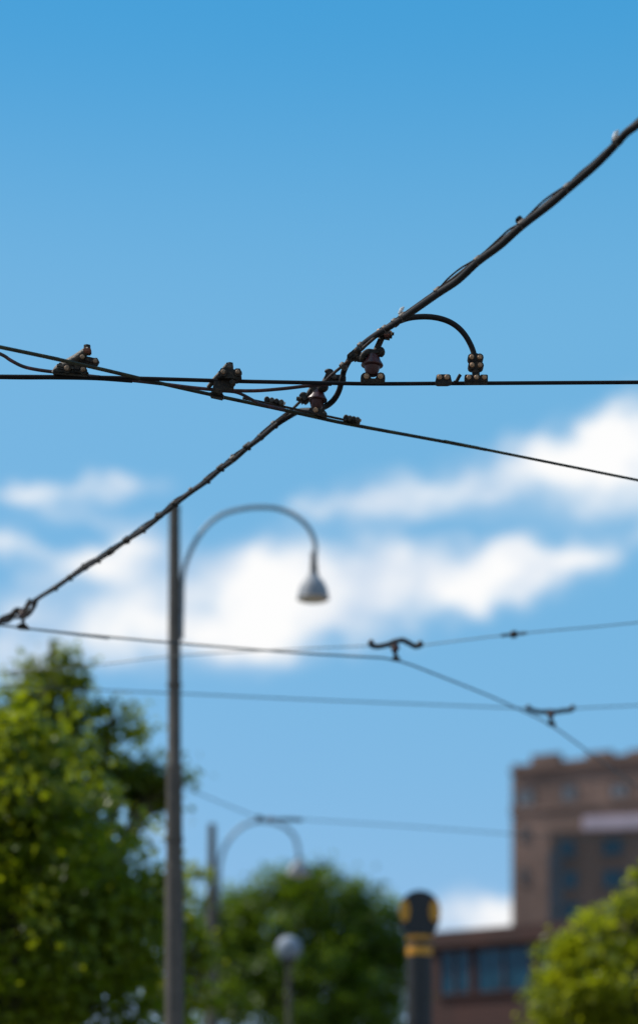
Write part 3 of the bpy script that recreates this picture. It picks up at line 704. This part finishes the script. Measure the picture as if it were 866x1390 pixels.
tree('leafy_tree', Vector((P(40, HOR, da).x-1.2, da, 0)), [blob(-30, 1110, da, 130, 135), blob(70, 1150, da, 125, 125), blob(150, 1240, da, 78, 110), blob(20, 1290, da, 190, 130),
      blob(-190, 1200, da, 150, 200), blob(120, 1370, da, 110, 90), blob(20, 1060, da, 95, 85), blob(-60, 1400, da, 200, 130), blob(188, 1270, da, 30, 58)],
     740, 50, .115, 'leaf_bright', 'bright yellow-green leafy tree in front, filling the corner beside the near lamp post', g_t, .2, .36, 3)
db = 31.0
tree('leafy_tree', Vector((P(60, HOR, db).x, db, 0)), [blob(72, 895, db, 22, 38), blob(60, 945, db, 50, 45), blob(25, 985, db, 62, 55), blob(95, 985, db, 58, 50), blob(150, 985, db, 42, 24), blob(165, 1060, db, 56, 30), blob(205, 1058, db, 28, 18), blob(232, 1050, db, 16, 8), blob(202, 1085, db, 26, 14),
      blob(50, 1080, db, 95, 75), blob(-60, 1060, db, 110, 110), blob(20, 1250, db, 190, 160)],
     520, 44, .115, 'leaf_mid', 'taller airy dark green tree with a pointed top, behind the bright tree', g_t, .2, .30, 5)
dc = 33.0
tree('young_tree', Vector((P(258, HOR, dc).x, dc, 0)), [blob(240, 1270, dc, 34, 42), blob(264, 1290, dc, 26, 34), blob(252, 1345, dc, 40, 60), blob(226, 1300, dc, 30, 70), blob(262, 1188, dc, 16, 5), blob(236, 1215, dc, 16, 20)],
     120, 30, .10, 'leaf_yellow', 'small yellow-green tree showing between the two lamp posts', g_t, .07, .16, 8)
dd = 62.0
tree('round_tree', Vector((P(415, HOR, dd).x, dd, 0)), [blob(400, 1265, dd, 95, 82), blob(335, 1275, dd, 62, 72), blob(480, 1272, dd, 62, 68), blob(440, 1230, dd, 58, 52), blob(385, 1222, dd, 50, 38), blob(300, 1290, dd, 36, 60), blob(522, 1305, dd, 28, 50), blob(410, 1350, dd, 130, 80), blob(298, 1255, dd, 40, 44), blob(505, 1256, dd, 38, 42), blob(430, 1205, dd, 52, 28), blob(505, 1330, dd, 44, 60), blob(535, 1300, dd, 22, 40), blob(300, 1340, dd, 50, 60), blob(480, 1380, dd, 80, 60)],
     900, 36, .17, 'leaf_dark', 'broad round dark green tree between the far lamp post and the signal', g_t, .28, .45, 11)
de = 34.0
tree('leafy_tree', Vector((P(880, HOR, de).x, de, 0)), [blob(800, 1292, de, 56, 44), blob(856, 1254, de, 46, 42), blob(764, 1322, de, 40, 34), blob(880, 1340, de, 130, 80), blob(925, 1245, de, 62, 66), blob(878, 1150, de, 12, 22), blob(884, 1205, de, 20, 28), blob(780, 1370, de, 70, 60)],
     430, 40, .105, 'leaf_yellow', 'yellow-green tree in the lower corner before the brick tower', g_t, .16, .20, 14)

# ------------------------------------------------------------------ sky, sun
SUN_DIR = Vector((-.60, .18, .76)).normalized()     # towards the sun: high, ahead on the tree side
elev = math.asin(SUN_DIR.z); azim = math.atan2(SUN_DIR.x, SUN_DIR.y)
w = bpy.data.worlds.new('World'); S.world = w; w.use_nodes = True
nt = w.node_tree; N = nt.nodes; L = nt.links
N.clear()
def mth(op, a, b=None, c=None, clamp=False):
    nd = N.new('ShaderNodeMath'); nd.operation = op; nd.use_clamp = clamp
    for i, x in enumerate((a, b, c)):
        if x is None: continue
        if isinstance(x, (int, float)): nd.inputs[i].default_value = x
        else: L.new(x, nd.inputs[i])
    return nd.outputs[0]
sky = N.new('ShaderNodeTexSky'); sky.sky_type = 'NISHITA'; sky.sun_disc = False
sky.sun_elevation = elev; sky.sun_rotation = azim
sky.air_density = 1.5; sky.dust_density = 0; sky.ozone_density = 8.0; sky.altitude = 100
tc = N.new('ShaderNodeTexCoord'); sx = N.new('ShaderNodeSeparateXYZ'); L.new(tc.outputs['Generated'], sx.inputs[0])
yy = mth('MAXIMUM', sx.outputs['Y'], .04)
U = mth('DIVIDE', sx.outputs['X'], yy); V = mth('DIVIDE', sx.outputs['Z'], yy)   # direction as slopes: sideways, upwards
cv = N.new('ShaderNodeCombineXYZ'); L.new(U, cv.inputs[0]); L.new(mth('MULTIPLY', V, 1.15), cv.inputs[1])
def noise(scale, detail, rough, off=0.0):
    nz = N.new('ShaderNodeTexNoise'); nz.noise_dimensions = '4D'; nz.inputs['W'].default_value = off
    nz.inputs['Scale'].default_value = scale; nz.inputs['Detail'].default_value = detail; nz.inputs['Roughness'].default_value = rough
    L.new(cv.outputs[0], nz.inputs['Vector']); return nz
n1 = noise(40, 4, .5, 1.3); n2 = noise(46, 3, .5, 4.1); n3 = noise(20, 3, .5, 7.7)
sc1 = N.new('ShaderNodeSeparateColor'); L.new(n1.outputs['Color'], sc1.inputs[0])
Ud = mth('ADD', U, mth('MULTIPLY', mth('SUBTRACT', sc1.outputs[0], .5), .036))
Vd = mth('ADD', V, mth('MULTIPLY', mth('SUBTRACT', sc1.outputs[1], .5), .026))
CL = [  # centre x, y (photo pixels), half-width, half-height, tilt (rising to the right, degrees), density
    (842, 585, 46, 32, 10, 1.0), (738, 612, 50, 26, 10, .85), (808, 628, 100, 36, 8, 1.05), (880, 620, 60, 50, 0, 1.0), (650, 652, 90, 26, 10, .62), (575, 668, 95, 34, 6, .66), (490, 688, 75, 24, 0, .5), (430, 690, 40, 16, 0, .3),
    (800, 684, 85, 22, 0, .42), (872, 726, 24, 22, 0, .5), (640, 700, 120, 16, 0, .2),
    (778, 760, 62, 30, 0, .95), (705, 772, 80, 36, 4, 1.0), (605, 785, 100, 40, 2, 1.1), (500, 790, 90, 50, 0, 1.05), (702, 816, 36, 16, 0, .5), (405, 800, 110, 58, 0, 1.1), (330, 772, 70, 44, 0, .7), (345, 868, 95, 40, 0, .8), (250, 850, 120, 50, 0, .8), (480, 850, 80, 28, 0, .55),
    (12, 660, 44, 15, 0, .62), (168, 663, 58, 19, 0, .68), (85, 665, 70, 16, 0, .46), (110, 698, 75, 20, -14, .46), (210, 705, 60, 14, 10, .25), (8, 735, 34, 28, 0, .5), (62, 752, 60, 16, -10, .5), (110, 775, 105, 22, 14, .62), (185, 744, 60, 22, 20, .62), (205, 795, 90, 40, 10, .72),
    (48, 832, 80, 24, 0, .5), (105, 866, 110, 42, 0, .7), (8, 885, 70, 36, 0, .75), (640, 1238, 90, 26, 4, .95), (700, 1250, 80, 22, 0, .6), (215, 1118, 50, 32, 0, .5), (255, 1230, 40, 60, 0, .35), (600, 1330, 260, 26, 0, .6),
    (1150, 560, 260, 120, 15, 1.1), (-500, 640, 320, 110, -6, 1.0), (1300, 900, 300, 60, 0, .9), (-700, 950, 300, 70, 0, .8), (1000, 1290, 400, 30, 0, .8), (-100, 1300, 400, 30, 0, .6)]
tot = None
for (x, y, a, b_, t, den) in CL:
    u0, v0 = (x-433)/F, (HOR-y)/F; ct, st = math.cos(R(t)), math.sin(R(t))
    du = mth('SUBTRACT', Ud, u0); dv_ = mth('SUBTRACT', Vd, v0)
    p = mth('DIVIDE', mth('ADD', mth('MULTIPLY', du, ct), mth('MULTIPLY', dv_, st)), a/F)
    q = mth('DIVIDE', mth('SUBTRACT', mth('MULTIPLY', dv_, ct), mth('MULTIPLY', du, st)), b_/F)
    g = mth('MULTIPLY', mth('EXPONENT', mth('MULTIPLY', mth('ADD', mth('MULTIPLY', p, p), mth('MULTIPLY', q, q)), -1.0)), den)
    tot = g if tot is None else mth('ADD', tot, g)
tex = mth('ADD', mth('MULTIPLY', n2.outputs['Fac'], .7), mth('MULTIPLY', n3.outputs['Fac'], .6))      # about .65 on average
raw = mth('MULTIPLY', tot, mth('SUBTRACT', mth('MULTIPLY', tex, 1.5), .10))
mr = N.new('ShaderNodeMapRange'); mr.interpolation_type = 'SMOOTHSTEP'
mr.inputs['From Min'].default_value = .06; mr.inputs['From Max'].default_value = 1.26
L.new(raw, mr.inputs['Value'])
front = mth('GREATER_THAN', sx.outputs['Y'], .05)
nb = N.new('ShaderNodeTexNoise'); nb.inputs['Scale'].default_value = 3.2; nb.inputs['Detail'].default_value = 6; L.new(tc.outputs['Generated'], nb.inputs['Vector'])
mb_ = N.new('ShaderNodeMapRange'); mb_.interpolation_type = 'SMOOTHSTEP'; mb_.inputs['From Min'].default_value = .46; mb_.inputs['From Max'].default_value = .62
L.new(nb.outputs['Fac'], mb_.inputs['Value'])       # unseen broken cloud added behind the viewer for fill light
back = mth('MULTIPLY', mb_.outputs['Result'], mth('LESS_THAN', sx.outputs['Y'], .0))
cloud = mth('ADD', mth('MULTIPLY', mr.outputs['Result'], front), back, clamp=True)
vs = N.new('ShaderNodeVectorMath'); vs.operation = 'MULTIPLY'; vs.inputs[1].default_value = (1, 1, 2.4)
vn = N.new('ShaderNodeVectorMath'); vn.operation = 'NORMALIZE'
L.new(tc.outputs['Generated'], vs.inputs[0]); L.new(vs.outputs[0], vn.inputs[0]); L.new(vn.outputs[0], sky.inputs['Vector'])
# sky colour graded per channel: flatter brightness, deeper blue put in high up
hl = mth('SQRT', mth('ADD', mth('MULTIPLY', sx.outputs['X'], sx.outputs['X']), mth('MULTIPLY', sx.outputs['Y'], sx.outputs['Y'])))
slope = mth('DIVIDE', sx.outputs['Z'], mth('MAXIMUM', hl, .02))
hi = N.new('ShaderNodeMapRange'); hi.interpolation_type = 'SMOOTHSTEP'
hi.inputs['From Min'].default_value = .37; hi.inputs['From Max'].default_value = .55; L.new(slope, hi.inputs['Value'])
ss = N.new('ShaderNodeSeparateColor'); L.new(sky.outputs[0], ss.inputs[0])
cb = N.new('ShaderNodeCombineColor')
for ch, (pw, gain, drop) in enumerate(((.9, 1.24, .60), (.25, .665, .22), (.2, .88, .07))):
    v_ = mth('MULTIPLY', mth('POWER', mth('MULTIPLY', ss.outputs[ch], .1), pw), gain*10)
    L.new(mth('MULTIPLY', v_, mth('SUBTRACT', 1.0, mth('MULTIPLY', hi.outputs['Result'], drop))), cb.inputs[ch])
# cloud brightness: thick parts slightly blue-grey, edges white
cc = N.new('ShaderNodeValToRGB')
cc.color_ramp.elements[0].position = .36; cc.color_ramp.elements[0].color = (.66, .76, .89, 1)
cc.color_ramp.elements[1].position = .56; cc.color_ramp.elements[1].color = (1, 1, 1, 1)
L.new(n3.outputs['Fac'], cc.inputs['Fac'])
cm = N.new('ShaderNodeVectorMath'); cm.operation = 'SCALE'; cm.inputs['Scale'].default_value = 9.9
L.new(cc.outputs[0], cm.inputs[0])
mixc = N.new('ShaderNodeMix'); mixc.data_type = 'RGBA'
L.new(cloud, mixc.inputs['Factor']); L.new(cb.outputs[0], mixc.inputs['A']); L.new(cm.outputs[0], mixc.inputs['B'])
bg = N.new('ShaderNodeBackground'); bg.inputs['Strength'].default_value = .10
L.new(mixc.outputs['Result'], bg.inputs['Color'])
wo = N.new('ShaderNodeOutputWorld'); L.new(bg.outputs[0], wo.inputs['Surface'])

sl_ = bpy.data.lights.new('sun', 'SUN'); sl_.energy = 4.7; sl_.angle = R(.53); sl_.color = (1, .95, .87)
so = bpy.data.objects.new('sun', sl_); COL.objects.link(so)
so.rotation_euler = SUN_DIR.to_track_quat('Z', 'Y').to_euler(); so.location = (0, 0, 60)

# ------------------------------------------------------------------ camera: level 85 mm lens, raised front, wide open
cd = bpy.data.cameras.new('camera'); co = bpy.data.objects.new('camera', cd); COL.objects.link(co)
co.location = (0, 0, EYE); co.rotation_euler = (R(90), 0, 0)
cd.lens = 85; cd.sensor_fit = 'VERTICAL'; cd.sensor_height = 85*1390/F; cd.sensor_width = 85*866/F
cd.shift_y = (HOR-695)/1390
cd.clip_start = .1; cd.clip_end = 6000
cd.dof.use_dof = True; cd.dof.focus_distance = 10.85; cd.dof.aperture_fstop = 1.0; cd.dof.aperture_blades = 9
S.camera = co
S.view_settings.view_transform = 'Standard'; S.view_settings.look = 'None'
S.view_settings.exposure = 0.0; S.view_settings.gamma = 1.0
S.cycles.max_bounces = 6; S.cycles.use_denoising = True
